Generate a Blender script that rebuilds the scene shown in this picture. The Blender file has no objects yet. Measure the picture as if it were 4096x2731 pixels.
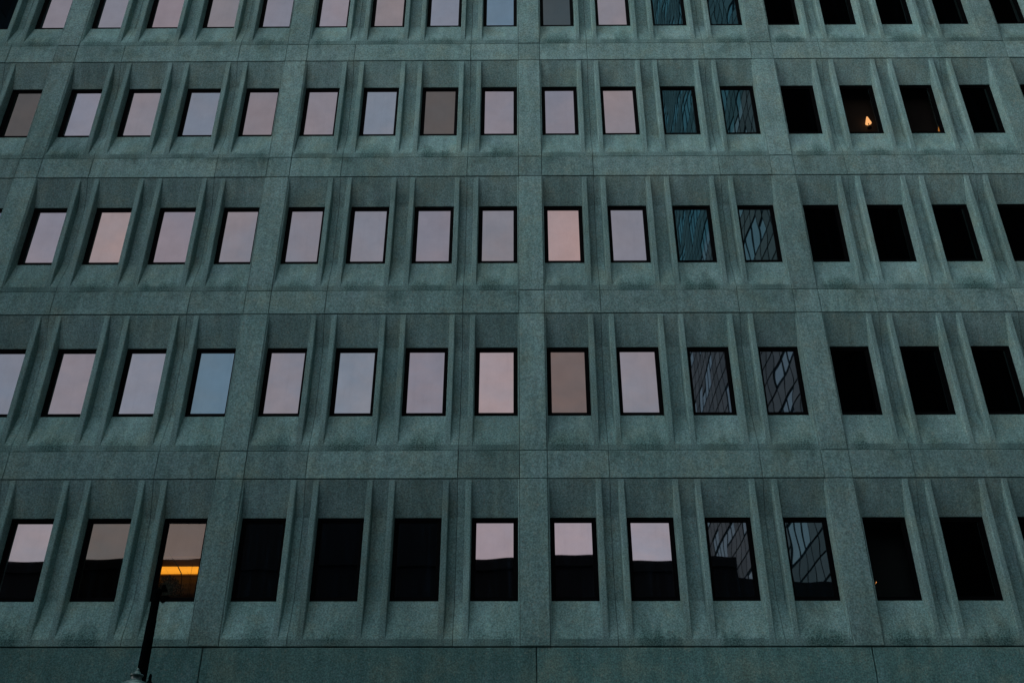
import bpy, bmesh, math, random
from mathutils import Vector, Matrix, noise as mnoise
random.seed(11)
R = math.radians
scene = bpy.context.scene
COL = scene.collection

# ------------------------------------------------------------------ scene measures (metres)
BAY = 6.0            # pier centre to pier centre
PIER = 0.551         # pier face width
REC = 0.942          # one window recess
RIB = 0.1175         # one rib
CH = 0.3275          # channel between a pair of ribs
STOREY = 3.855
PANEL_H = 3.252      # window panel, joint to joint
BASE_Z = 6.139       # lowest horizontal joint
STRIP = 0.135        # flat strip at a panel's foot
SILL = 0.884         # window sill above the panel's foot
HEAD = 2.527         # window head above the panel's foot
DEEP = 0.215         # how far the window wall lies behind the rib faces
GAP = 0.009          # open joints
ROWS = 5             # row 0 lowest

# ------------------------------------------------------------------ small helpers
def link(o, parent=None):
    COL.objects.link(o)
    if parent is not None:
        o.parent = parent
    return o

def tag(o, label=None, cat=None, group=None, kind=None):
    if label: o['label'] = label
    if cat: o['category'] = cat
    if group: o['group'] = group
    if kind: o['kind'] = kind
    return o

def empty(name, loc=(0, 0, 0)):
    o = bpy.data.objects.new(name, None)
    o.location = loc
    return link(o)

class MB:
    """collects faces, builds ONE mesh object"""
    def __init__(self):
        self.v = []; self.f = []; self.m = []
    def face(self, pts, mat=0):
        i = len(self.v)
        self.v += [tuple(p) for p in pts]
        self.f.append(list(range(i, i + len(pts)))); self.m.append(mat)
    def grid(self, rows, mat=0, skip=lambda i, j: False):
        """rows: list of rows of points; the face order makes normals point at -y for x right, z up"""
        i0 = len(self.v); n = len(rows[0])
        for r in rows: self.v += [tuple(p) for p in r]
        for i in range(len(rows) - 1):
            for j in range(n - 1):
                if skip(i, j): continue
                a = i0 + i * n + j
                self.f.append([a, a + 1, a + n + 1, a + n]); self.m.append(mat)
    def box(self, x0, x1, y0, y1, z0, z1, mat=0):
        p = [(x0, y0, z0), (x1, y0, z0), (x1, y1, z0), (x0, y1, z0), (x0, y0, z1), (x1, y0, z1), (x1, y1, z1), (x0, y1, z1)]
        i = len(self.v); self.v += p
        for f in ((0, 3, 2, 1), (4, 5, 6, 7), (0, 1, 5, 4), (1, 2, 6, 5), (2, 3, 7, 6), (3, 0, 4, 7)):
            self.f.append([i + k for k in f]); self.m.append(mat)
    def slab(self, x0, x1, z0, z1, yf, th, ch=0.009, mat=0):
        """upright panel facing -y with a small chamfer round its face"""
        A = [(x0, yf + ch, z0), (x1, yf + ch, z0), (x1, yf + ch, z1), (x0, yf + ch, z1)]
        Bq = [(x0 + ch, yf, z0 + ch), (x1 - ch, yf, z0 + ch), (x1 - ch, yf, z1 - ch), (x0 + ch, yf, z1 - ch)]
        D = [(p[0], yf + th, p[2]) for p in A]
        self.face(Bq, mat)
        for k in range(4):
            l = (k + 1) % 4
            self.face([A[k], A[l], Bq[l], Bq[k]], mat)
            self.face([D[k], D[l], A[l], A[k]], mat)
    def lathe(self, prof, c=(0, 0, 0), seg=24, mat=0):
        rows = []
        for r, z in prof:
            rows.append([(c[0] + r * math.cos(2 * math.pi * k / seg), c[1] + r * math.sin(2 * math.pi * k / seg), c[2] + z) for k in range(seg + 1)])
        self.grid(rows, mat)
    def tube(self, pts, rad, seg=8, mat=0):
        pts = [Vector(p) for p in pts]; rows = []
        if not hasattr(rad, '__len__'): rad = [rad] * len(pts)
        for k, p in enumerate(pts):
            d = (pts[min(k + 1, len(pts) - 1)] - pts[max(k - 1, 0)]).normalized()
            up = Vector((0, 0, 1)) if abs(d.z) < .9 else Vector((1, 0, 0))
            a = d.cross(up).normalized(); b = d.cross(a)
            rows.append([p + (a * math.cos(2 * math.pi * s / seg) + b * math.sin(2 * math.pi * s / seg)) * rad[k] for s in range(seg + 1)])
        self.grid(rows, mat)
        self.face(rows[0][:-1], mat); self.face(list(reversed(rows[-1][:-1])), mat)
    def build(self, name, mats, parent=None, smooth=None, weld=0.0003, loc=None):
        me = bpy.data.meshes.new(name)
        v = self.v
        if loc is not None:
            v = [(p[0] - loc[0], p[1] - loc[1], p[2] - loc[2]) for p in v]
        me.from_pydata(v, [], self.f)
        for m in (mats if isinstance(mats, (list, tuple)) else [mats]): me.materials.append(m)
        me.polygons.foreach_set('material_index', self.m)
        bm = bmesh.new(); bm.from_mesh(me)
        bmesh.ops.remove_doubles(bm, verts=bm.verts, dist=weld)
        bmesh.ops.dissolve_degenerate(bm, edges=bm.edges, dist=1e-5)
        if smooth == 'recalc': bmesh.ops.recalc_face_normals(bm, faces=bm.faces)
        bm.to_mesh(me); bm.free()
        me.polygons.foreach_set('use_smooth', [bool(smooth)] * len(me.polygons))
        if smooth:
            try: me.set_sharp_from_angle(angle=R(35))
            except Exception: pass
        o = bpy.data.objects.new(name, me)
        if loc is not None: o.location = loc
        return link(o, parent)

# ------------------------------------------------------------------ materials
class NT:
    def __init__(self, tree):
        self.t = tree; self.t.nodes.clear()
    def n(self, typ, **kw):
        nd = self.t.nodes.new(typ)
        for k, v in kw.items():
            if k == 'ins':
                for a, b in v.items(): self.put(nd.inputs[a], b)
            else: setattr(nd, k, v)
        return nd
    def put(self, sock, val):
        if hasattr(val, 'links') or isinstance(val, bpy.types.NodeSocket): self.t.links.new(val, sock)
        else: sock.default_value = val
    def math(self, op, a, b=None, c=None, clamp=False):
        nd = self.n('ShaderNodeMath', operation=op, use_clamp=clamp)
        for i, x in enumerate((a, b, c)):
            if x is not None: self.put(nd.inputs[i], x)
        return nd.outputs[0]
    def mix(self, f, a, b, blend='MIX'):
        nd = self.n('ShaderNodeMix', data_type='RGBA', blend_type=blend)
        self.put(nd.inputs[0], f); self.put(nd.inputs[6], a); self.put(nd.inputs[7], b)
        return nd.outputs[2]
    def ramp(self, f, lo, hi):
        nd = self.n('ShaderNodeMapRange', interpolation_type='SMOOTHSTEP')
        self.put(nd.inputs[0], f); nd.inputs[1].default_value = lo; nd.inputs[2].default_value = hi
        return nd.outputs[0]
    def noise(self, vec, scale, detail=2, rough=.5):
        nd = self.n('ShaderNodeTexNoise')
        self.put(nd.inputs['Vector'], vec); nd.inputs['Scale'].default_value = scale
        nd.inputs['Detail'].default_value = detail; nd.inputs['Roughness'].default_value = rough
        return nd.outputs[0]

def new_mat(name):
    m = bpy.data.materials.new(name); m.use_nodes = True
    return m, NT(m.node_tree)

def c4(r, g, b): return (r, g, b, 1)

def concrete(name, light, dark, alga, weather=True):
    m, t = new_mat(name)
    pos = t.n('ShaderNodeNewGeometry').outputs['Position']
    sep = t.n('ShaderNodeSeparateXYZ'); t.put(sep.inputs[0], pos)
    X, Y, Z = sep.outputs
    big = t.noise(pos, .55, 4, .6)
    mid = t.noise(pos, 4.5, 5, .62)
    st = t.n('ShaderNodeCombineXYZ', ins={0: t.math('MULTIPLY', X, 5.0), 1: Y, 2: t.math('MULTIPLY', Z, .7)}).outputs[0]
    streak = t.noise(st, 1.0, 4, .6)
    agg = t.noise(pos, 34, 3, .7)
    fine = t.noise(pos, 95, 2, .6)
    info = t.n('ShaderNodeObjectInfo')
    col = t.mix(t.ramp(big, .3, .7), light, dark)
    col = t.mix(t.math('MULTIPLY', t.ramp(mid, .35, .70), .65), col, dark)
    khaki = t.noise(pos, 1.5, 5, .65)
    col = t.mix(t.math('MULTIPLY', t.ramp(khaki, .44, .70), .45), col, c4(.205, .275, .218))
    col = t.mix(t.math('MULTIPLY', t.ramp(khaki, .46, .28), .40), col, c4(.175, .295, .325))
    # warm and cool pebbles of the exposed aggregate
    peb = t.noise(pos, 21, 2, .5)
    col = t.mix(t.math('MULTIPLY', t.ramp(peb, .56, .74), .34), col, c4(.31, .30, .245))
    col = t.mix(t.math('MULTIPLY', t.ramp(peb, .44, .28), .30), col, c4(.10, .20, .21))
    k = t.math('MULTIPLY_ADD', t.ramp(agg, .28, .74), .82, .60)
    k = t.math('MULTIPLY', k, t.math('MULTIPLY_ADD', t.ramp(fine, .25, .75), .24, .88))
    k = t.math('MULTIPLY', k, t.math('MULTIPLY_ADD', info.outputs['Random'], .30, .86))
    k = t.math('MULTIPLY', k, t.math('MULTIPLY_ADD', t.ramp(streak, .28, .72), .30, .86))
    if weather:
        zl = t.math('MULTIPLY', t.math('FRACT', t.math('DIVIDE', t.math('SUBTRACT', Z, BASE_Z), STOREY)), STOREY)
        # under the windows, away from the ribs
        cx = t.math('COSINE', t.math('MULTIPLY', t.math('SUBTRACT', X, PIER / 2 + REC / 2), 2 * math.pi / 1.5))
        xm = t.ramp(cx, -.45, .55)
        xn = t.noise(t.n('ShaderNodeCombineXYZ', ins={0: X, 1: Y, 2: t.math('MULTIPLY', Z, .15)}).outputs[0], 1.7, 5, .7)
        reach = t.math('MULTIPLY', t.ramp(xn, .36, .74), .70)
        h = t.math('SUBTRACT', zl, STRIP)
        fade = t.math('SUBTRACT', 1.0, t.math('DIVIDE', t.math('MAXIMUM', h, 0.0), t.math('ADD', reach, .03)), clamp=True)
        base = t.math('MULTIPLY', fade, t.math('MULTIPLY_ADD', t.ramp(xn, .32, .56), .80, .22))
        patch = t.math('MULTIPLY_ADD', t.ramp(t.noise(pos, .42, 3, .6), .36, .60), .50, .50)
        base = t.math('MULTIPLY', base, patch)
        grain = t.math('MULTIPLY_ADD', t.ramp(agg, .30, .62), -.45, 1.0)
        dirt = t.math('MULTIPLY', t.math('MULTIPLY', base, t.math('MULTIPLY_ADD', xm, .68, .32)), grain)
        # the strip itself stays damp
        strip = t.math('MULTIPLY', t.ramp(zl, STRIP + .008, STRIP - .008), t.math('MULTIPLY_ADD', xm, .26, .16))
        dirt = t.math('MAXIMUM', dirt, strip)
        # wash below the joint, over the plain band
        tb = t.math('SUBTRACT', STOREY, zl)
        bf = t.math('SUBTRACT', 1.0, t.math('DIVIDE', tb, .62), clamp=True)
        bn = t.ramp(t.noise(pos, 1.15, 5, .65), .48, .72)
        dirt = t.math('MAXIMUM', dirt, t.math('MULTIPLY', t.math('MULTIPLY', bf, bn), .75))
        up = t.math('MULTIPLY', t.ramp(t.noise(pos, .8, 5, .7), .55, .78), .38)
        dirt = t.math('MAXIMUM', dirt, up)
        on = t.ramp(Z, BASE_Z - .01, BASE_Z)
        dirt = t.math('MAXIMUM', t.math('MULTIPLY', dirt, on), up)
        col = t.mix(dirt, col, alga)
    # rust-brown bloom here and there
    br = t.math('MULTIPLY', t.ramp(t.noise(pos, 2.3, 4, .6), .58, .78), .22)
    col = t.mix(br, col, c4(.19, .19, .13))
    # air holes
    vor = t.n('ShaderNodeTexVoronoi', ins={'Vector': pos, 'Scale': 7.0})
    hole = t.ramp(vor.outputs['Distance'], .085, .05)
    col = t.mix(t.math('MULTIPLY', hole, .75), col, c4(.05, .075, .075))
    col = t.mix(1.0, col, t.n('ShaderNodeCombineColor', ins={0: k, 1: k, 2: k}).outputs[0], 'MULTIPLY')
    hgt = t.math('ADD', t.math('MULTIPLY', agg, .8), t.math('MULTIPLY', fine, .4))
    bump = t.n('ShaderNodeBump', ins={'Strength': .8, 'Distance': .006, 'Height': hgt})
    p = t.n('ShaderNodeBsdfPrincipled', ins={'Base Color': col, 'Roughness': .93, 'Normal': bump.outputs[0]})
    p.inputs['Specular IOR Level'].default_value = .12
    o = t.n('ShaderNodeOutputMaterial'); t.put(o.inputs[0], p.outputs[0])
    return m

def plain(name, col, rough=.6, metal=0., spec=.3, var=.15, scale=6., bump=0.):
    m, t = new_mat(name)
    pos = t.n('ShaderNodeTexCoord').outputs['Object']
    nz = t.noise(pos, scale, 4, .6)
    k = t.math('MULTIPLY_ADD', nz, 2 * var, 1 - var)
    cc = t.mix(1.0, c4(*col), t.n('ShaderNodeCombineColor', ins={0: k, 1: k, 2: k}).outputs[0], 'MULTIPLY')
    p = t.n('ShaderNodeBsdfPrincipled', ins={'Base Color': cc, 'Roughness': rough, 'Metallic': metal})
    p.inputs['Specular IOR Level'].default_value = spec
    if bump:
        b = t.n('ShaderNodeBump', ins={'Strength': .5, 'Distance': bump, 'Height': nz}); t.put(p.inputs['Normal'], b.outputs[0])
    o = t.n('ShaderNodeOutputMaterial'); t.put(o.inputs[0], p.outputs[0])
    return m

def coated_glass(name, see_through=0.0):
    """reflective solar glass; the coating's tint is the object's own colour"""
    m, t = new_mat(name)
    info = t.n('ShaderNodeObjectInfo')
    pos = t.n('ShaderNodeNewGeometry').outputs['Position']
    sep = t.n('ShaderNodeSeparateXYZ'); t.put(sep.inputs[0], pos)
    vs = t.n('ShaderNodeCombineXYZ', ins={0: t.math('MULTIPLY', sep.outputs[0], 9.0), 1: 0.0, 2: t.math('MULTIPLY', sep.outputs[2], .6)}).outputs[0]
    dust = t.ramp(t.noise(vs, 1.0, 5, .65), .45, .9)
    blot = t.noise(pos, 2.2, 4, .6)
    k = t.math('MULTIPLY_ADD', blot, .30, .85)
    k = t.math('SUBTRACT', k, t.math('MULTIPLY', dust, .10))
    col = t.mix(1.0, info.outputs['Color'], t.n('ShaderNodeCombineColor', ins={0: k, 1: k, 2: k}).outputs[0], 'MULTIPLY')
    g = t.n('ShaderNodeBsdfGlossy', ins={'Color': col, 'Roughness': .012})
    d = t.n('ShaderNodeBsdfDiffuse', ins={'Color': t.mix(1.0, info.outputs['Color'], t.mix(dust, c4(.002, .003, .004), c4(.030, .062, .095)), 'MULTIPLY')})
    s = t.n('ShaderNodeAddShader'); t.put(s.inputs[0], g.outputs[0])
    if see_through:
        tr = t.n('ShaderNodeBsdfTransparent', ins={'Color': (see_through, see_through, see_through, 1)})
        t.put(s.inputs[1], tr.outputs[0])
    else:
        t.put(s.inputs[1], d.outputs[0])
    o = t.n('ShaderNodeOutputMaterial'); t.put(o.inputs[0], s.outputs[0])
    return m

def glow(name, col, power, falloff=False):
    m, t = new_mat(name)
    e = t.n('ShaderNodeEmission', ins={'Color': c4(*col), 'Strength': power})
    o = t.n('ShaderNodeOutputMaterial'); t.put(o.inputs[0], e.outputs[0])
    return m

CON = concrete('precast_concrete', c4(.204, .332, .336), c4(.140, .254, .250), c4(.024, .074, .070))
CONB = concrete('base_concrete', c4(.108, .228, .224), c4(.080, .184, .180), c4(.04, .10, .095))
SHADOW = plain('sealant_and_backing', (.03, .04, .04), .9, spec=.05)  # dark backing behind the open joints and panes
FRAME = plain('black_anodised_frame', (.0022, .0025, .003), .6, spec=.02, var=.1)
GLASS = coated_glass('coated_glass')
GLASS_CLEAR = coated_glass('coated_glass_lit_room', .55)
IRON = plain('dark_green_cast_iron', (.0012, .002, .0024), .8, spec=.0, var=.25, scale=30, bump=.001)
IRON2 = plain('sky_lit_iron_cap', (.03, .075, .078), .38, spec=.5, var=.3, scale=24, bump=.001)  # sky sheen on caps and finial put into the base colour

# ------------------------------------------------------------------ the office building
building = empty('office_building', (0, 0, 0))
tag(building, 'grey green precast concrete office block with rows of narrow dark framed windows', 'building')

def prof(zl):
    if zl <= STRIP: return 0.0
    if zl < SILL: return DEEP * (zl - STRIP) / (SILL - STRIP)
    if zl <= HEAD: return DEEP
    return max(0.0, DEEP * (PANEL_H - zl) / (PANEL_H - HEAD))

def window_panel(x0, x1, segs, z0, name='window_panel', parent=building):
    """segs: list of ('rib', w) ('rec', w) ('half', w, side) from x0 to x1"""
    H = PANEL_H
    zs = [GAP / 2, GAP / 2 + .008, STRIP - .012, STRIP]
    zs += [STRIP + (SILL - STRIP) * k / 4 for k in range(1, 5)]
    zs += [SILL + (HEAD - SILL) * k / 3 for k in range(1, 4)]
    zs += [HEAD + (H - GAP / 2 - .008 - HEAD) * k / 4 for k in range(1, 5)] + [H - GAP / 2]
    rows = []; holes = None
    jit = random.random() * 50
    for ri, zl in enumerate(zs):
        p = prof(zl); c = min(.014, p * .9 + .0006)
        f = p / DEEP
        dr = .007 * f + .0012
        cols = []; hol = []
        x = x0
        for s in segs:
            w = s[1]
            if s[0] == 'rib':
                a, b = x, x + w
                l = a if a == x0 else a + c
                r = b if b == x1 else b - c
                cols += [(l, 0), ((l + r) / 2, 0), (r, 0)]
            elif s[0] == 'rec':
                a, b = x, x + w
                cols += [(a, c), (a + dr, p)]
                hol.append(len(cols) - 1)
                cols += [(b - dr, p), (b, c)]
            elif s[0] == 'chan':
                a, b = x, x + w
                cols += [(a, c), (a + dr * 1.5, p), (b - dr * 1.5, p), (b, c)]
            elif s[0] == 'halfL':      # panel starts in the middle of a channel
                cols += [(x, p), (x + w - dr * 1.5, p), (x + w, c)]
            elif s[0] == 'halfR':
                cols += [(x, c), (x + dr * 1.5, p), (x + w, p)]
            x += w
        holes = hol
        e = .008 if ri in (0, len(zs) - 1) else 0.0
        pts = []
        for (cx, cy) in cols:
            wob = (mnoise.noise(Vector((cx * 6 + jit, zl * 5, 3))) * .0028)
            pts.append((cx + wob * .8, cy + e + wob, z0 + zl))
        rows.append(pts)
    zi = [i for i, z in enumerate(zs) if SILL - 1e-6 <= z <= HEAD + 1e-6]
    lo, hi = zi[0], zi[-1]
    mb = MB()
    mb.grid(rows, 0, skip=lambda i, j: lo <= i < hi and j in holes)
    # window reveals
    for j in holes:
        for i in range(lo, hi):
            for jj, sgn in ((j, 1), (j + 1, -1)):
                a, b = rows[i][jj], rows[i + 1][jj]
                q = [a, (a[0], a[1] + .06, a[2]), (b[0], b[1] + .06, b[2]), b]
                mb.face(q if sgn > 0 else q[::-1])
        a, b = rows[lo][j], rows[lo][j + 1]
        mb.face([a, b, (b[0], b[1] + .06, b[2]), (a[0], a[1] + .06, a[2])])
        a, b = rows[hi][j], rows[hi][j + 1]
        mb.face([b, a, (a[0], a[1] + .06, a[2]), (b[0], b[1] + .06, b[2])])
    # panel edges
    def edge(seq):
        for a, b in zip(seq[:-1], seq[1:]):
            mb.face([a, b, (b[0], b[1] + .09, b[2]), (a[0], a[1] + .09, a[2])])
    edge([r[0] for r in rows][::-1]); edge([r[-1] for r in rows])
    edge(rows[0]); edge(rows[-1][::-1])
    return mb

def bay_panels(xl):
    """panels of one bay, xl = the left pier's centre: (x0, x1, segs)"""
    a = xl + PIER / 2 + GAP / 2; b = xl + BAY - PIER / 2 - GAP / 2
    e = .022
    j1 = xl + PIER / 2 + REC + RIB + CH / 2
    j2 = xl + BAY - PIER / 2 - REC - RIB - CH / 2
    r1 = REC - GAP / 2 - e
    h = CH / 2 - GAP / 2
    P1 = (a, j1 - GAP / 2, [('rib', e), ('rec', r1), ('rib', RIB), ('halfR', h)])
    w = (j2 - GAP / 2) - (j1 + GAP / 2)
    ch = w - 2 * h - 2 * REC - 4 * RIB
    P2 = (j1 + GAP / 2, j2 - GAP / 2, [('halfL', h), ('rib', RIB), ('rec', REC), ('rib', RIB), ('chan', ch), ('rib', RIB), ('rec', REC), ('rib', RIB), ('halfR', h)])
    P3 = (j2 + GAP / 2, b, [('halfL', h), ('rib', RIB), ('rec', r1), ('rib', e)])
    return P1, P2, P3

def rec_spans(xl):
    out = []
    for x0, x1, segs in bay_panels(xl):
        x = x0
        for s in segs:
            if s[0] == 'rec': out.append((x, x + s[1]))
            x += s[1]
    return out

BAYS = range(-3, 3)
def row_z(r): return BASE_Z + r * STOREY

def wobble_y(zl_unused): return 0

for r in range(ROWS):
    z0 = row_z(r)
    for i in BAYS:
        for k, (x0, x1, segs) in enumerate(bay_panels(i * BAY)):
            window_panel(x0, x1, segs, z0).build('window_panel', CON, building)
            mb = MB()
            dy = random.uniform(-.004, .004)
            mb.slab(x0, x1, z0 + PANEL_H + GAP / 2 + .003, z0 + STOREY - GAP / 2, -.012 + dy, .1)
            mb.build('spandrel_panel', CON, building)
    for i in range(-3, 4):
        x = i * BAY
        mb = MB(); mb.slab(x - PIER / 2 + GAP / 2, x + PIER / 2 - GAP / 2, z0 + GAP / 2, z0 + PANEL_H - GAP / 2, -.016 + random.uniform(-.003, .003), .1, .012)
        mb.build('pier', CON, building)
        mb = MB(); mb.slab(x - PIER / 2 + GAP / 2, x + PIER / 2 - GAP / 2, z0 + PANEL_H + GAP / 2, z0 + STOREY - GAP / 2, -.014 + random.uniform(-.003, .003), .1, .01)
        mb.build('pier_block', CON, building)

# plain top storey and parapet above the framed rows, base wall below
XL, XR = -18.6, 18.6
mb = MB(); zt = row_z(ROWS)
for i in range(-3, 3):
    mb.slab(i * BAY + PIER / 2, (i + 1) * BAY - PIER / 2, zt + .01, zt + 1.6, -.01, .2)
mb.build('parapet', CON, building)
xb = 0.02 - 3 * 6.02
for i in range(6):
    mb = MB()
    mb.slab(xb + i * 6.02 + .008, xb + (i + 1) * 6.02 - .008, .3, BASE_Z - .016, .006, .2, .012)
    mb.build('base_panel', CONB, building)
mb = MB()
mb.box(XL, XR, .66, 14, .05, zt + 1.5)
mb.box(XL, XL + .28, .13, .66, .05, zt + 1.5); mb.box(XR - .28, XR, .13, .66, .05, zt + 1.5)
mb.box(XL + .28, XR - .28, .2, .66, .05, BASE_Z + .05)
mb.box(XL + .28, XR - .28, .2, .66, zt - .4, zt + 1.5)
for r in range(ROWS):      # floor slabs behind the bands
    if r < ROWS - 1: mb.box(XL + .28, XR - .28, .13, .66, row_z(r) + PANEL_H - .25, row_z(r + 1) + .3)
mb.build('inner_core', SHADOW, building)
mb = MB(); mb.box(XL - .1, XR + .1, -.05, 14.1, zt + 1.6, zt + 1.72)
mb.build('roof', CONB, building)

# ---- windows: replaced panes differ in coating; mirrored sky colours are put into the tint too
LAV = (0.227, 0.220, 0.234); LBL = (.210, .229, .254); PNK = (0.251, 0.225, 0.228); PCH = (.345, .272, .252); BLU = (.125, .192, .232)
BRN = (.152, .115, .097); GRY = (.060, .077, .076); TAN = (.130, .110, .092); GBR = (.100, .091, .084); LPK = (0.240, 0.220, 0.231)
PWH = (0.297, 0.271, 0.280); DBR = (.088, .086, .082)
TINT = {
 (4, -3): [LAV, LAV, BLU, LAV], (4, -2): [LBL, LPK, LAV, LAV], (4, -1): [LPK, PNK, LBL, BLU], (4, 0): [GRY, PNK, LAV, LAV],
 (3, -3): [LAV, LAV, LAV, DBR], (3, -2): [LBL, LAV, LBL, LPK], (3, -1): [LPK, LBL, GBR, LAV], (3, 0): [LAV, PNK, LBL, LAV],
 (2, -3): [LAV, LAV, LAV, BLU], (2, -2): [LAV, PCH, LPK, LPK], (2, -1): [LPK, LAV, LPK, LAV], (2, 0): [PCH, LBL, LBL, LBL],
 (1, -3): [LAV] * 4, (1, -2): [LBL, LAV, LBL, BLU], (1, -1): [LAV, LBL, LPK, PCH], (1, 0): [BRN, LAV, LAV, LAV],
 (0, -3): [LAV] * 4, (0, -2): [LAV, PWH, TAN, TAN], (0, -1): [LBL, LBL, LBL, PWH], (0, 0): [PWH, PWH, LAV, LBL],
}
TEA = (.175, .268, .285)  # teal of the mirrored tower put into the tint
for _r in (2, 3, 4): TINT[(_r, 0)][2:] = [TEA, TEA]
TINT[(1, 0)][2:] = [(.235, .262, .285), (.225, .262, .285)]; TINT[(0, 0)][2:] = [(.255, .262, .280), (.185, .262, .290)]
DRK = (.030, .034, .036)  # right bays: their black reflection put into the tint
for _r in range(ROWS):
    for _i in (1, 2): TINT[(_r, _i)] = [DRK] * 4
CLEAR = {(0, -2, 3), (3, 1, 1), (3, 1, 2), (0, 1, 0)}
FW = .094
def frame_mb(a, b, z0, z1, y):
    """mitred frame with a stepped inner edge"""
    mb = MB()
    rings = [(0, .03), (0, 0), (FW * .55, 0), (FW * .55, .016), (FW, .018), (FW, .05)]
    pts = [[(a + i, y + d, z0 + i), (b - i, y + d, z0 + i), (b - i, y + d, z1 - i), (a + i, y + d, z1 - i)] for i, d in rings]
    for p, q in zip(pts[:-1], pts[1:]):
        for k in range(4):
            l = (k + 1) % 4
            mb.face([p[k], p[l], q[l], q[k]])
    return mb
def pane_mb(a, b, z0, z1, y, seed, amp):
    rnd = random.Random(seed)
    tx, tz = rnd.gauss(0, .0016), rnd.gauss(0, .0016)
    wv = [(rnd.uniform(-1, 1), rnd.uniform(-1, 1), rnd.uniform(0, 6.3)) for _ in range(7)]
    cx, cz = (a + b) / 2, (z0 + z1) / 2
    # pillowing of a sealed unit
    pil = rnd.uniform(-.0009, .0009)
    rows = []
    nx, nz = 14, 24
    for j in range(nz + 1):
        row = []
        for i in range(nx + 1):
            x = a + (b - a) * i / nx; z = z0 + (z1 - z0) * j / nz
            d = (x - cx) * tx + (z - cz) * tz
            u = 2 * i / nx - 1; v = 2 * j / nz - 1
            d += pil * (1 - u * u) * (1 - v * v)
            for (p, q, ph) in wv: d += amp * math.sin(11 * p * (x - cx) + 7 * q * (z - cz) + ph)
            row.append((x, y + d, z))
        rows.append(row)
    mb = MB(); mb.grid(rows); return mb

rest_f, rest_p = MB(), MB()
def visible_col(r, i, k):
    n = 4 * i + k
    lo = {4: -10, 3: -9, 2: -9, 1: -8, 0: -7}[r]; hi = {4: 8, 3: 8, 2: 7, 1: 7, 0: 6}[r]
    return lo <= n <= hi
for r in range(ROWS):
    for i in BAYS:
        for k, (x0, x1) in enumerate(rec_spans(i * BAY)):
            a, b = x0 + .004, x1 - .004
            z0, z1 = row_z(r) + SILL - .004, row_z(r) + HEAD + .004
            y = DEEP + .016
            seed = r * 100 + i * 7 + k
            fr = frame_mb(a, b, z0, z1, y)
            pn = pane_mb(a + FW - .004, b - FW + .004, z0 + FW - .004, z1 - FW + .004, y + .036, seed, .000065 if (i == 0 and k >= 2) else .00005)
            if not visible_col(r, i, k):
                for src, dst in ((fr, rest_f), (pn, rest_p)):
                    n0 = len(dst.v); dst.v += src.v; dst.f += [[q + n0 for q in f] for f in src.f]; dst.m += src.m
                continue
            w = fr.build('window', FRAME, building)
            clear = (r, i, k) in CLEAR
            p = pn.build('pane', GLASS_CLEAR if clear else GLASS, w, smooth=True)
            base = TINT.get((r, i), [LAV] * 4)[k]
            rnd = random.Random(seed + 5)
            j = rnd.uniform(.93, 1.07) * (.92 if i <= -2 else 1.0)  # left bays: lens falloff put into the pane tint
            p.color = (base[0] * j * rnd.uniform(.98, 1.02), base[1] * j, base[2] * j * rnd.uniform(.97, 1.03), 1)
            lab = {id(BRN): 'window with brown tinted glass', id(GRY): 'window with dark grey glass', id(BLU): 'window reflecting clear blue sky', id(PCH): 'window reflecting peach coloured sky'}.get(id(base))
            if clear: lab = {(0, -2, 3): 'window with an orange light behind a slatted blind', (3, 1, 1): 'dark window with a small lit lamp inside', (3, 1, 2): 'dark window with a faint orange glow in its corner', (0, 1, 0): None}[(r, i, k)]
            if lab: w['label'] = lab
if rest_f.v:
    w = rest_f.build('window', FRAME, building); w['kind'] = 'stuff'
    p = rest_p.build('pane', GLASS, w, smooth=True); p.color = (*LAV, 1)

# ------------------------------------------------------------------ things behind the glass
def table_lamp(x, z, y, s, label, power, col):
    t = empty('table_lamp', (x, y, z - .30 * s))
    tag(t, label, 'lamp')
    mb = MB()
    mb.lathe([(.0, 0), (.07 * s, 0), (.07 * s, .012 * s), (.02 * s, .03 * s), (.012 * s, .06 * s), (.012 * s, .2 * s)], seg=20)
    mb.build('lamp_stand', FRAME, t, smooth=True)
    mb = MB()
    n = 7
    pr = []
    for q in range(n):
        f0, f1 = q / n, (q + .86) / n
        w = lambda f: (.095 - .075 * f) * s
        pr += [(w(f0), (.2 + .27 * f0) * s), (w(f1), (.2 + .27 * f1) * s)]
    mb.lathe(pr, seg=20)
    mb.build('lamp_shade', glow('lamp_shade_glow' , col, power), t, smooth=True)
    return t
table_lamp(8.525, 19.29, .515, .80, 'lit cone shaped lamp glowing warm inside a dark upper window', .95, (1, .47, .17))
table_lamp(10.215, 18.93, .40, .62, 'faint orange lamp at the lower corner of a dark upper window', .30, (1, .36, .06))
mb = MB(); mb.lathe([(.0, -.007), (.006, -.004), (.007, 0), (.006, .004), (0, .007)], (6.447, .30, 7.404), seg=12)
mb.tube([(6.447, .306, 7.404), (6.447, .34, 7.39), (6.447, .66, 7.39)], .002)
mb.m = [0] * (len(mb.f))
o = mb.build('indicator_light', glow('indicator_glow', (1, .4, .12), 1.0))
tag(o, 'tiny orange light behind the black glass of a lowest row window', 'light')

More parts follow.
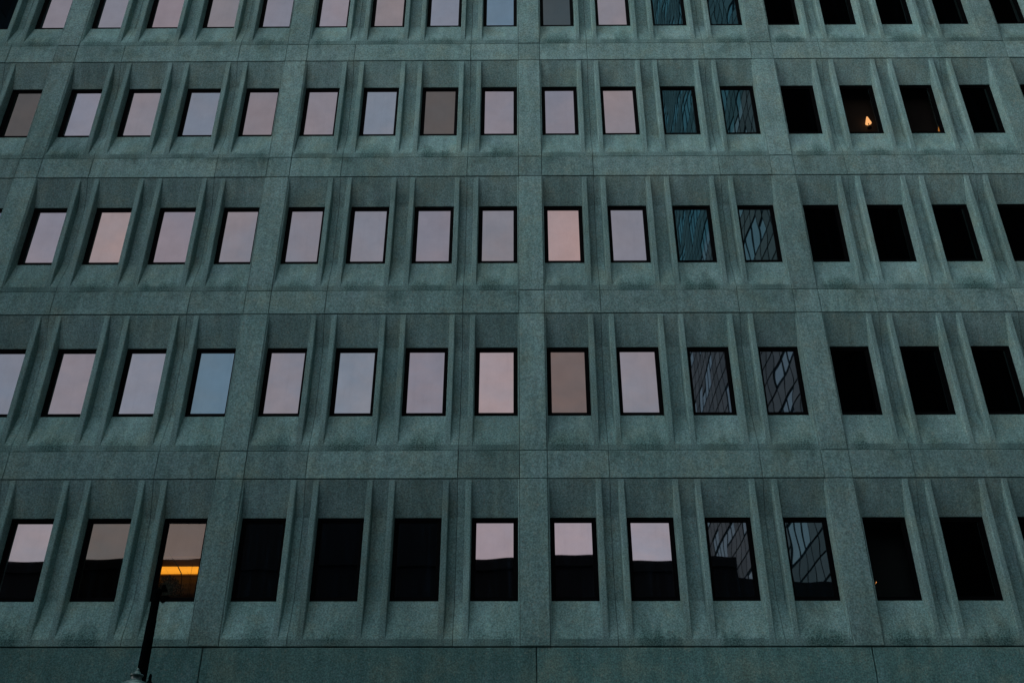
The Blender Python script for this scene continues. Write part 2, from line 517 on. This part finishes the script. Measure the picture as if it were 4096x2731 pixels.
ROOM_LAMP = plain('room_wall_by_lamp', (.05, .036, .024), .8)
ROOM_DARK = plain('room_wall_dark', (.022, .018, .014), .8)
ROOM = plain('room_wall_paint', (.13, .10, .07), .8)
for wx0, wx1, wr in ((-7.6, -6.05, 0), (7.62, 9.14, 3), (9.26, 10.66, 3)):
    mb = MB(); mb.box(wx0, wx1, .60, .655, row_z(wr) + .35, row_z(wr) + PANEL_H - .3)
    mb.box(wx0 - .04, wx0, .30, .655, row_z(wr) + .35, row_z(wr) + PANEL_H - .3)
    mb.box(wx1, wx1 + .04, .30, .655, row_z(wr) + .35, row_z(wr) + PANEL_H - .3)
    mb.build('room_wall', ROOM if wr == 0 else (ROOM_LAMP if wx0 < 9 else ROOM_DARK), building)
# slatted blind with a strip light behind it, and a plant on the sill
BX0, BX1 = -7.28, -6.34
bl = empty('window_blind', (BX0, .30, 7.1))
tag(bl, 'slatted blind glowing orange across the middle of a lowest row window', 'blind')
SLAT = plain('blind_slat', (.25, .14, .06), .6)
mb = MB()
zz = 7.20
while zz < 7.90:
    mb.face([(0, -.008, zz - 7.1 - .004), (BX1 - BX0, -.008, zz - 7.1 - .004), (BX1 - BX0, .010, zz - 7.1 + .006), (0, .010, zz - 7.1 + .006)])
    zz += .0245
mb.build('slats', SLAT, bl)
mb = MB(); mb.box(0, BX1 - BX0, -.015, .02, .815, .84)
mb.build('head_rail', plain('blind_rail', (.10, .05, .02), .5), bl)
mb = MB()
for xx in (.16, .74): mb.tube([(xx, -.012, .05), (xx, -.012, .70)], .0025, 6)
mb.build('cord', FRAME, bl)
cl = empty('strip_light', (BX0 - .03, .505, 7.634))
tag(cl, 'orange strip light shining behind a slatted blind in a lowest row window', 'light')
mb = MB(); mb.box(.0, BX1 - BX0, .061, .085, .0, .17)
mb.build('housing', plain('light_housing', (.2, .12, .06), .5), cl)
mb = MB(); mb.box(.0, BX1 - BX0, .0, .06, .032, .158)
mb.build('diffuser', glow('strip_glow', (1, .37, .025), 1.05), cl)

pl = empty('potted_plant', (-6.95, .275, 6.99))
tag(pl, 'dark bushy plant with thin arching stems inside the orange lit window', 'plant')
LEAF = plain('dark_leaf', (.012, .02, .010), .6)
mb = MB(); mb.lathe([(0, 0), (.07, 0), (.09, .14), (.082, .14), (.075, .12), (0, .12)], seg=20)
mb.build('pot', FRAME, pl, smooth=True)
mb = MB(); rn = random.Random(4)
for _ in range(900):
    c = Vector((rn.gauss(.03, .12), rn.uniform(-.012, .012), .16 + abs(rn.gauss(.19, .14))))
    if c.z > .555 - abs(c.x + .02) * .55: continue
    d = Vector((rn.uniform(-1, 1), rn.uniform(-.15, .15), rn.uniform(-.2, 1))).normalized() * rn.uniform(.03, .07)
    s = Vector((-d.z, 0, d.x)).normalized() * .007
    mb.face([c, c + d * .5 + s, c + d, c + d * .5 - s])
mb.build('foliage', LEAF, pl)
mb = MB()
mb.tube([(.27, 0, .16), (.255, 0, .50), (.225, -.005, .60), (.13, -.008, .745), (.03, -.006, .86), (-.08, 0, 1.0)], [.008, .009, .010, .010, .005, .002], 6)
mb.tube([(.45, 0, .16), (.44, 0, .46), (.38, 0, .56), (.33, 0, .63)], [.003, .003, .002, .001], 6)
mb.tube([(.0, 0, .2), (.0, 0, .56), (-.08, 0, .68)], [.003, .002, .001], 6)
mb.build('stem', LEAF, pl)

# ------------------------------------------------------------------ street lamp
lx, ly = -4.79, -6.0
lamp = empty('street_lamp', (lx, ly, .15))
tag(lamp, 'tall black cast iron street lamp post with lantern caps low at the left', 'street lamp')
def P(z): return z - .15
mb = MB()
mb.lathe([(0, 0), (.26, 0), (.26, .12), (.22, .16), (.20, .5), (.15, .62), (.13, .9), (.10, 1.0), (.085, 1.1)], seg=28)
mb.build('pedestal', IRON, lamp, smooth=True)
mb = MB()
prof_pole = [(.078, 1.1), (.070, 2.6), (.0625, P(4.35)), (.058, P(4.7)), (.0555, P(4.96)), (.051, P(4.97)), (.049, P(5.28)), (.056, P(5.285)), (.056, P(5.33)), (.045, P(5.345)), (0, P(5.35))]
mb.lathe(prof_pole, seg=24)
mb.build('pole', IRON, lamp, smooth=True)
mb = MB()
mb.box(-.06, .115, -.022, .022, P(5.318), P(5.352))
mb.build('top_bracket', IRON, lamp)
for kx in (-.022, .077 + .002):
    mb = MB(); mb.lathe([(.026, 0), (.028, .012), (.025, .032), (.015, .046), (0, .05)], (kx, -.02, P(5.352)), seg=16)
    mb.build('bracket_knob', IRON, lamp, smooth=True)
def lantern(dx, dy, ztop, s, spike):
    mb = MB()
    z = P(ztop)
    body = [(.15 * s, -.98), (.17 * s, -.96), (.10 * s, -.9), (.16 * s, -.85), (.235 * s, -.35), (.235 * s, -.30)]
    mb.lathe([(r, z + q * s) for r, q in [(0, -1.0), (.05, -1.0), (.08, -.93), (.15, -.90), (.155, -.87)]], (dx, dy, 0), seg=24)
    for a in range(6):
        an = a * math.pi / 3 + .3
        mb.tube([(dx + .15 * s * math.cos(an), dy + .15 * s * math.sin(an), z - .88 * s), (dx + .24 * s * math.cos(an), dy + .24 * s * math.sin(an), z - .31 * s)], .012 * s, 6)
    o = mb.build('lantern', IRON, lamp, smooth=True)
    mb = MB()
    mb.lathe([(r, z - .88 * s + q) for r, q in [(.135 * s, 0), (.215 * s, .55 * s), (.21 * s, .56 * s)]], (dx, dy, 0), seg=24)
    mb.build('glass', plain('frosted_lantern_glass', (.35, .4, .4), .35), o, smooth=True)
    mb = MB()
    cap = [(.262, -.34), (.27, -.325), (.262, -.305), (.245, -.280), (.22, -.245), (.195, -.205), (.172, -.180), (.155, -.168), (.150, -.160), (.134, -.156), (.130, -.146), (.112, -.142), (.105, -.134),
           (.080, -.128), (.068, -.118), (.062, -.106), (.060, -.092), (.062, -.080), (.070, -.074), (.076, -.066), (.076, -.058), (.066, -.050), (.044, -.044), (.040, -.034), (.034, -.024), (.024, -.017), (.016, -.014)]
    mb.lathe([(r * s, z + q * s) for r, q in cap], (dx, dy, 0), seg=32)
    mb.build('lantern_cap', IRON2, o, smooth=True)
    mb = MB()
    if spike: fp = [(.036, -.03), (.040, -.015), (.026, .0), (.020, .02), (.021, .045), (.019, .07), (.011, .092), (.003, .102), (0, .103)]
    else: fp = [(.018, -.018), (.022, -.012), (.018, .0), (.008, .018), (0, .022)]
    mb.lathe([(r * s, z + q * s) for r, q in fp], (dx, dy, 0), seg=20)
    mb.build('finial', IRON if spike else IRON2, o, smooth=True)
    mb = MB()
    zb = z - 1.0 * s
    mb.tube([(0, 0, zb - .45), (dx * .5, dy * .5, zb - .42), (dx * .93, dy * .93, zb - .2), (dx, dy, zb)], [.03, .028, .026, .024], 10)
    mb.build('arm', IRON, lamp, smooth=True)
LZ = 4.345
lantern(.10, -.42, 4.275, 1.0, False)
lantern(.0, .30, 4.302, .92, True)

# ------------------------------------------------------------------ ground, road, pavements
ASPH = plain('asphalt', (.045, .048, .05), .85, var=.3, scale=40, bump=.004)
PAVE = plain('paving', (.13, .14, .14), .85, var=.25, scale=8, bump=.003)
mb = MB(); mb.face([(-1500, -1500, 0), (1500, -1500, 0), (1500, 1500, 0), (-1500, 1500, 0)])
tag(mb.build('ground', plain('bare_ground', (.05, .055, .05), .95, var=.3, scale=.05)), kind='structure')
mb = MB(); mb.face([(-200, -21.5, .004), (200, -21.5, .004), (200, -9, .004), (-200, -9, .004)])
tag(mb.build('road', ASPH), kind='structure')
mb = MB(); mb.box(-200, 200, -9, .2, .0, .15)
tag(mb.build('pavement', PAVE), kind='structure')
mb = MB(); mb.box(-200, 200, -27, -21.5, .0, .15)
tag(mb.build('far_pavement', PAVE), kind='structure')

# ------------------------------------------------------------------ buildings opposite (they are what the glass mirrors) and added shade blocks
DARKB = plain('dark_brick_facing', (.010, .012, .014), .9, spec=.04, var=.2, scale=2)
DARKG = plain('dark_window_band', (.004, .005, .006), .6, spec=.05)
op = empty('brick_building', (-2, -26, 0))
tag(op, 'long dark brick building across the street with a raised middle block', 'building')
L = 26.0
def opp_x(px): return px + (px + .273) * L / 18.18
def opp_z(pz): return pz + (pz - 1.6) * L / 18.18
x_l, x_r = -39.5, opp_x(3.93)
zr = opp_z(7.845)
mb = MB()
mb.box(x_l, x_r, -L - 7, -L, 0, zr - .5)
mb.box(x_l - .1, x_r, -L - 7.1, -L + .12, zr - .5, zr)
bx0, bx1 = opp_x(-5.75), opp_x(-1.62)
mb.box(bx0, bx1, -L - 6.5, -L - .02, zr, opp_z(9.3))
xs1 = opp_x(12.5); zl1 = opp_z(7.43)
mb.box(x_r + .02, xs1, -L - 6, -L - .01, 0, zl1)
o = mb.build('wall', DARKB, op); o.location = (2, 26, 0)
mb = MB()
for f in range(4):
    for q in range(34):
        xx = x_l + 2 + q * 2.6
        if xx + 1.3 > x_r - .5: break
        mb.slab(xx, xx + 1.3, 1.0 + f * 3.5, 3.0 + f * 3.5, -L + .0, .05)
# its face looks toward +y: mirror the slabs round their plane
mb.v = [(v[0], -2 * L - v[1], v[2]) for v in mb.v]; mb.f = [f[::-1] for f in mb.f]
o = mb.build('window', DARKG, op); o['kind'] = 'stuff'; o.location = (2, 26, 0)

# glass tower on the corner: a pale gridded side, a near-black front
L1 = 30.0
X0 = -.273 + .345 * (18.18 + L1); L2 = 76.0; TH = 128.0
tw = empty('glass_tower', (X0, -L1, 0))
tag(tw, 'tall office tower across the street with a gridded metal side wall', 'tower')
TFRONT = plain('tower_front_black', (.006, .007, .008), .7, spec=.03)
TDARK = plain('tower_mullion', (.004, .009, .012), .8, spec=.0)
TPAN3 = plain('tower_teal_panel', (.070, .120, .138), .7, spec=.0, var=.12, scale=.6)  # teal above, greyer below: reflection tone put into the panel colour
TPAN4 = plain('tower_teal_panel_dull', (.055, .098, .114), .7, spec=.0, var=.12, scale=.6)
TPAN = plain('tower_metal_panel', (.100, .118, .130), .7, metal=.0, spec=.0, var=.12, scale=.6)
TPAN2 = plain('tower_metal_panel_dull', (.080, .096, .106), .7, metal=.0, spec=.0, var=.12, scale=.6)
m, t = new_mat('tower_window')
gl = t.n('ShaderNodeBsdfGlossy', ins={'Color': c4(.20, .27, .29), 'Roughness': .08})
df = t.n('ShaderNodeBsdfDiffuse', ins={'Color': c4(.025, .035, .038)})
ad = t.n('ShaderNodeAddShader'); t.put(ad.inputs[0], gl.outputs[0]); t.put(ad.inputs[1], df.outputs[0])
oo = t.n('ShaderNodeOutputMaterial'); t.put(oo.inputs[0], ad.outputs[0]); TWIN = m
m, t = new_mat('tower_teal_window')
gl = t.n('ShaderNodeBsdfGlossy', ins={'Color': c4(.10, .20, .22), 'Roughness': .08})
df = t.n('ShaderNodeBsdfDiffuse', ins={'Color': c4(.01, .03, .035)})
ad = t.n('ShaderNodeAddShader'); t.put(ad.inputs[0], gl.outputs[0]); t.put(ad.inputs[1], df.outputs[0])
oo = t.n('ShaderNodeOutputMaterial'); t.put(oo.inputs[0], ad.outputs[0]); TWIN2 = m
TRED = glow('tower_red_lit_room', (1, .34, .28), .30)
mb = MB()
mb.box(0.0, 80, -(L2 - L1), 0, 0, TH)
mb.build('front_wall', TFRONT, tw)
fl, win = MB(), MB()
rn = random.Random(21)
depth = L2 - L1; nc = 32; cw = depth / nc; bh = 1.32; nr = int(TH / bh)
# red lit room: mirrored at (5.27, 11.3) on the facade
dxr = (5.27 + .273) / 18.18; Lr = (X0 + .273) / dxr - 18.18; zred = 1.6 + (11.3 - 1.6) / 18.18 * (18.18 + Lr)
red_c = int((Lr - L1) / cw); red_r = int(zred / bh)
iswin = {}
for rr in range(nr):
    if rr % 4 in (0, 1) or (rr % 8 == 6):
        c = -rn.randint(0, 6)
        while c < nc:
            a = rn.randint(3, 6); b = rn.randint(1, 4)
            for q in range(c, c + a):
                if rr % 4 == 0 or iswin.get((rr - 1, q), rn.random() < .3): iswin[(rr, q)] = 1
            c += a + b
for rr in range(nr):
    for c in range(nc):
        y0, y1 = -c * cw, -(c + 1) * cw
        z0, z1 = rr * bh, (rr + 1) * bh
        w = iswin.get((rr, c))
        if w:
            up = iswin.get((rr + 1, c)); dn = iswin.get((rr - 1, c))
            g = .17; t0 = 0.0 if dn and rr % 4 == 1 else .20; t1 = 0.0 if up and rr % 4 == 0 else .20
            q = [(.0, y0 - g, z0 + t0), (.0, y0 - g, z1 - t1), (.0, y1 + g, z1 - t1), (.0, y1 + g, z0 + t0)]
            red = (c == red_c and rr in (red_r,))
            win.face([(-.03, *p[1:]) for p in q], 1 if red else (2 if z0 > 53 else 0))
        else:
            g = .075
            k = 0 if (rr * 7 + c * 3 + rn.randint(0, 3)) % 3 else 1
            fl.face([(-.07, y0 - g, z0 + g), (-.07, y0 - g, z1 - g), (-.07, y1 + g, z1 - g), (-.07, y1 + g, z0 + g)], k + (2 if z0 > 53 else 0))
mbk = MB(); mbk.box(-.02, .0, -depth, 0, 0, TH)
mbk.build('mullion_grid', TDARK, tw)
fl.build('metal_cladding', [TPAN, TPAN2, TPAN3, TPAN4], tw)
win.build('window_glass', [TWIN, TRED, TWIN2], tw)
mb = MB(); mb.box(-.3, 80.3, -depth - .3, .3, TH, TH + 1.0)
mb.build('roof_edge', TDARK, tw)

cb = empty('far_shade_block', (-58, -27, 0))  # unseen block, added to shade the lower facade
tag(cb, 'added unseen dark block far along the street that shades the lower facade', 'building')
mb = MB(); mb.box(-18, 18, -12, 0, 0, 30); mb.box(-18.3, 18.3, -12.3, .3, 30, 30.8)
mb.build('wall', DARKB, cb)
mb = MB()
for f in range(8):
    for q in range(12): mb.box(-16.6 + q * 2.9, -15.2 + q * 2.9, -.02, .02, 1.5 + f * 3.5, 3.6 + f * 3.5)
mb.build('window', DARKG, cb)['kind'] = 'stuff'

# unseen block added at the left end to shade the facade
nb = empty('left_shade_block', (-18.75, 0, 0))
tag(nb, 'added unseen dark block at the left end that shades the facade', 'building')
mb = MB(); mb.box(-12, 0, -6.2, 12, 0, 34); mb.box(-12.2, .1, -6.3, 12, 34, 34.6)
mb.build('wall', plain('shade_block_dark', (.03, .04, .04), .9, spec=.05), nb)
mb = MB()
for f in range(9):
    for q in range(3): mb.box(-.02, .015, -5.8 + q * 2.0, -4.6 + q * 2.0, 2 + f * 3.5, 4 + f * 3.5)
mb.build('window', DARKG, nb)['kind'] = 'stuff'

# ------------------------------------------------------------------ dusk sky and light
SUN_AZ = Vector((-.92, -.38)).normalized()
SUN_EL = 14.0
world = bpy.data.worlds.new('World'); scene.world = world; world.use_nodes = True
t = NT(world.node_tree)
sky = t.n('ShaderNodeTexSky', sky_type='NISHITA', sun_disc=False)
sky.sun_elevation = R(SUN_EL); sky.sun_rotation = math.atan2(SUN_AZ.x, SUN_AZ.y)
sky.altitude = 50; sky.air_density = 1.2; sky.dust_density = 2.0; sky.ozone_density = 2.0
d = t.n('ShaderNodeTexCoord').outputs['Generated']
sep = t.n('ShaderNodeSeparateXYZ'); t.put(sep.inputs[0], d)
zc = t.math('MAXIMUM', sep.outputs[2], 0.0)
den = t.math('ADD', zc, .22)
pv = t.n('ShaderNodeCombineXYZ', ins={0: t.math('DIVIDE', sep.outputs[0], den), 1: t.math('DIVIDE', sep.outputs[1], den), 2: 0.0}).outputs[0]
cl1 = t.ramp(t.noise(pv, 1.9, 5, .55), .36, .66)
cl2 = t.ramp(t.noise(pv, 8.0, 5, .6), .34, .68)
low = t.mix(cl1, c4(4.9, 5.2, 6.2), c4(6.2, 5.4, 5.9))
low = t.mix(t.math('MULTIPLY', cl2, .50), low, c4(6.8, 5.5, 5.5))
low = t.mix(t.ramp(zc, .30, .02), low, c4(6.6, 5.4, 5.3))
high = t.mix(cl1, c4(9.4, 14.2, 13.6), c4(10.2, 14.2, 13.6))
low = t.mix(1.0, low, c4(.98, 1.0, .98), 'MULTIPLY')
cloud = t.mix(t.ramp(zc, .80, .96), low, high)
# dusk: the west (left) is still bright, the east already dark
ew = t.math('MULTIPLY_ADD', t.ramp(sep.outputs[0], .62, .05), .78, .22)
ew = t.math('MULTIPLY', ew, t.math('MULTIPLY_ADD', t.ramp(sep.outputs[0], -.58, -.95), .9, 1.0))
cloud = t.mix(1.0, cloud, t.n('ShaderNodeCombineColor', ins={0: ew, 1: ew, 2: ew}).outputs[0], 'MULTIPLY')
nish = t.mix(1.0, sky.outputs[0], c4(.75, .95, 1.0), 'MULTIPLY')
mixs = t.mix(.86, nish, cloud)
bg = t.n('ShaderNodeBackground', ins={'Color': mixs, 'Strength': .10})
o = t.n('ShaderNodeOutputWorld'); t.put(o.inputs[0], bg.outputs[0])

sl = bpy.data.lights.new('sun', 'SUN'); sl.energy = .7; sl.angle = R(34); sl.color = (1, .96, .92)
so = link(bpy.data.objects.new('sun', sl))
sv = Vector((SUN_AZ.x * math.cos(R(SUN_EL)), SUN_AZ.y * math.cos(R(SUN_EL)), math.sin(R(SUN_EL))))
so.rotation_euler = (-sv).to_track_quat('-Z', 'Y').to_euler()
so.location = (-30, -30, 40)

# ------------------------------------------------------------------ camera
cd = bpy.data.cameras.new('camera'); cam = link(bpy.data.objects.new('camera', cd))
cd.sensor_width = 36; cd.lens = 3982 / 4096 * 36; cd.clip_end = 5000; cd.clip_start = .05
cam.location = (-.2729, -18.184, 1.6)
cam.rotation_euler = (2.1123605, -.00095241, .00803434)
scene.camera = cam

scene.render.engine = 'CYCLES'
scene.cycles.max_bounces = 6; scene.cycles.diffuse_bounces = 3; scene.cycles.glossy_bounces = 4; scene.cycles.transparent_max_bounces = 6
scene.view_settings.view_transform = 'Standard'; scene.view_settings.look = 'None'
scene.view_settings.exposure = 0.95; scene.view_settings.gamma = 1.0
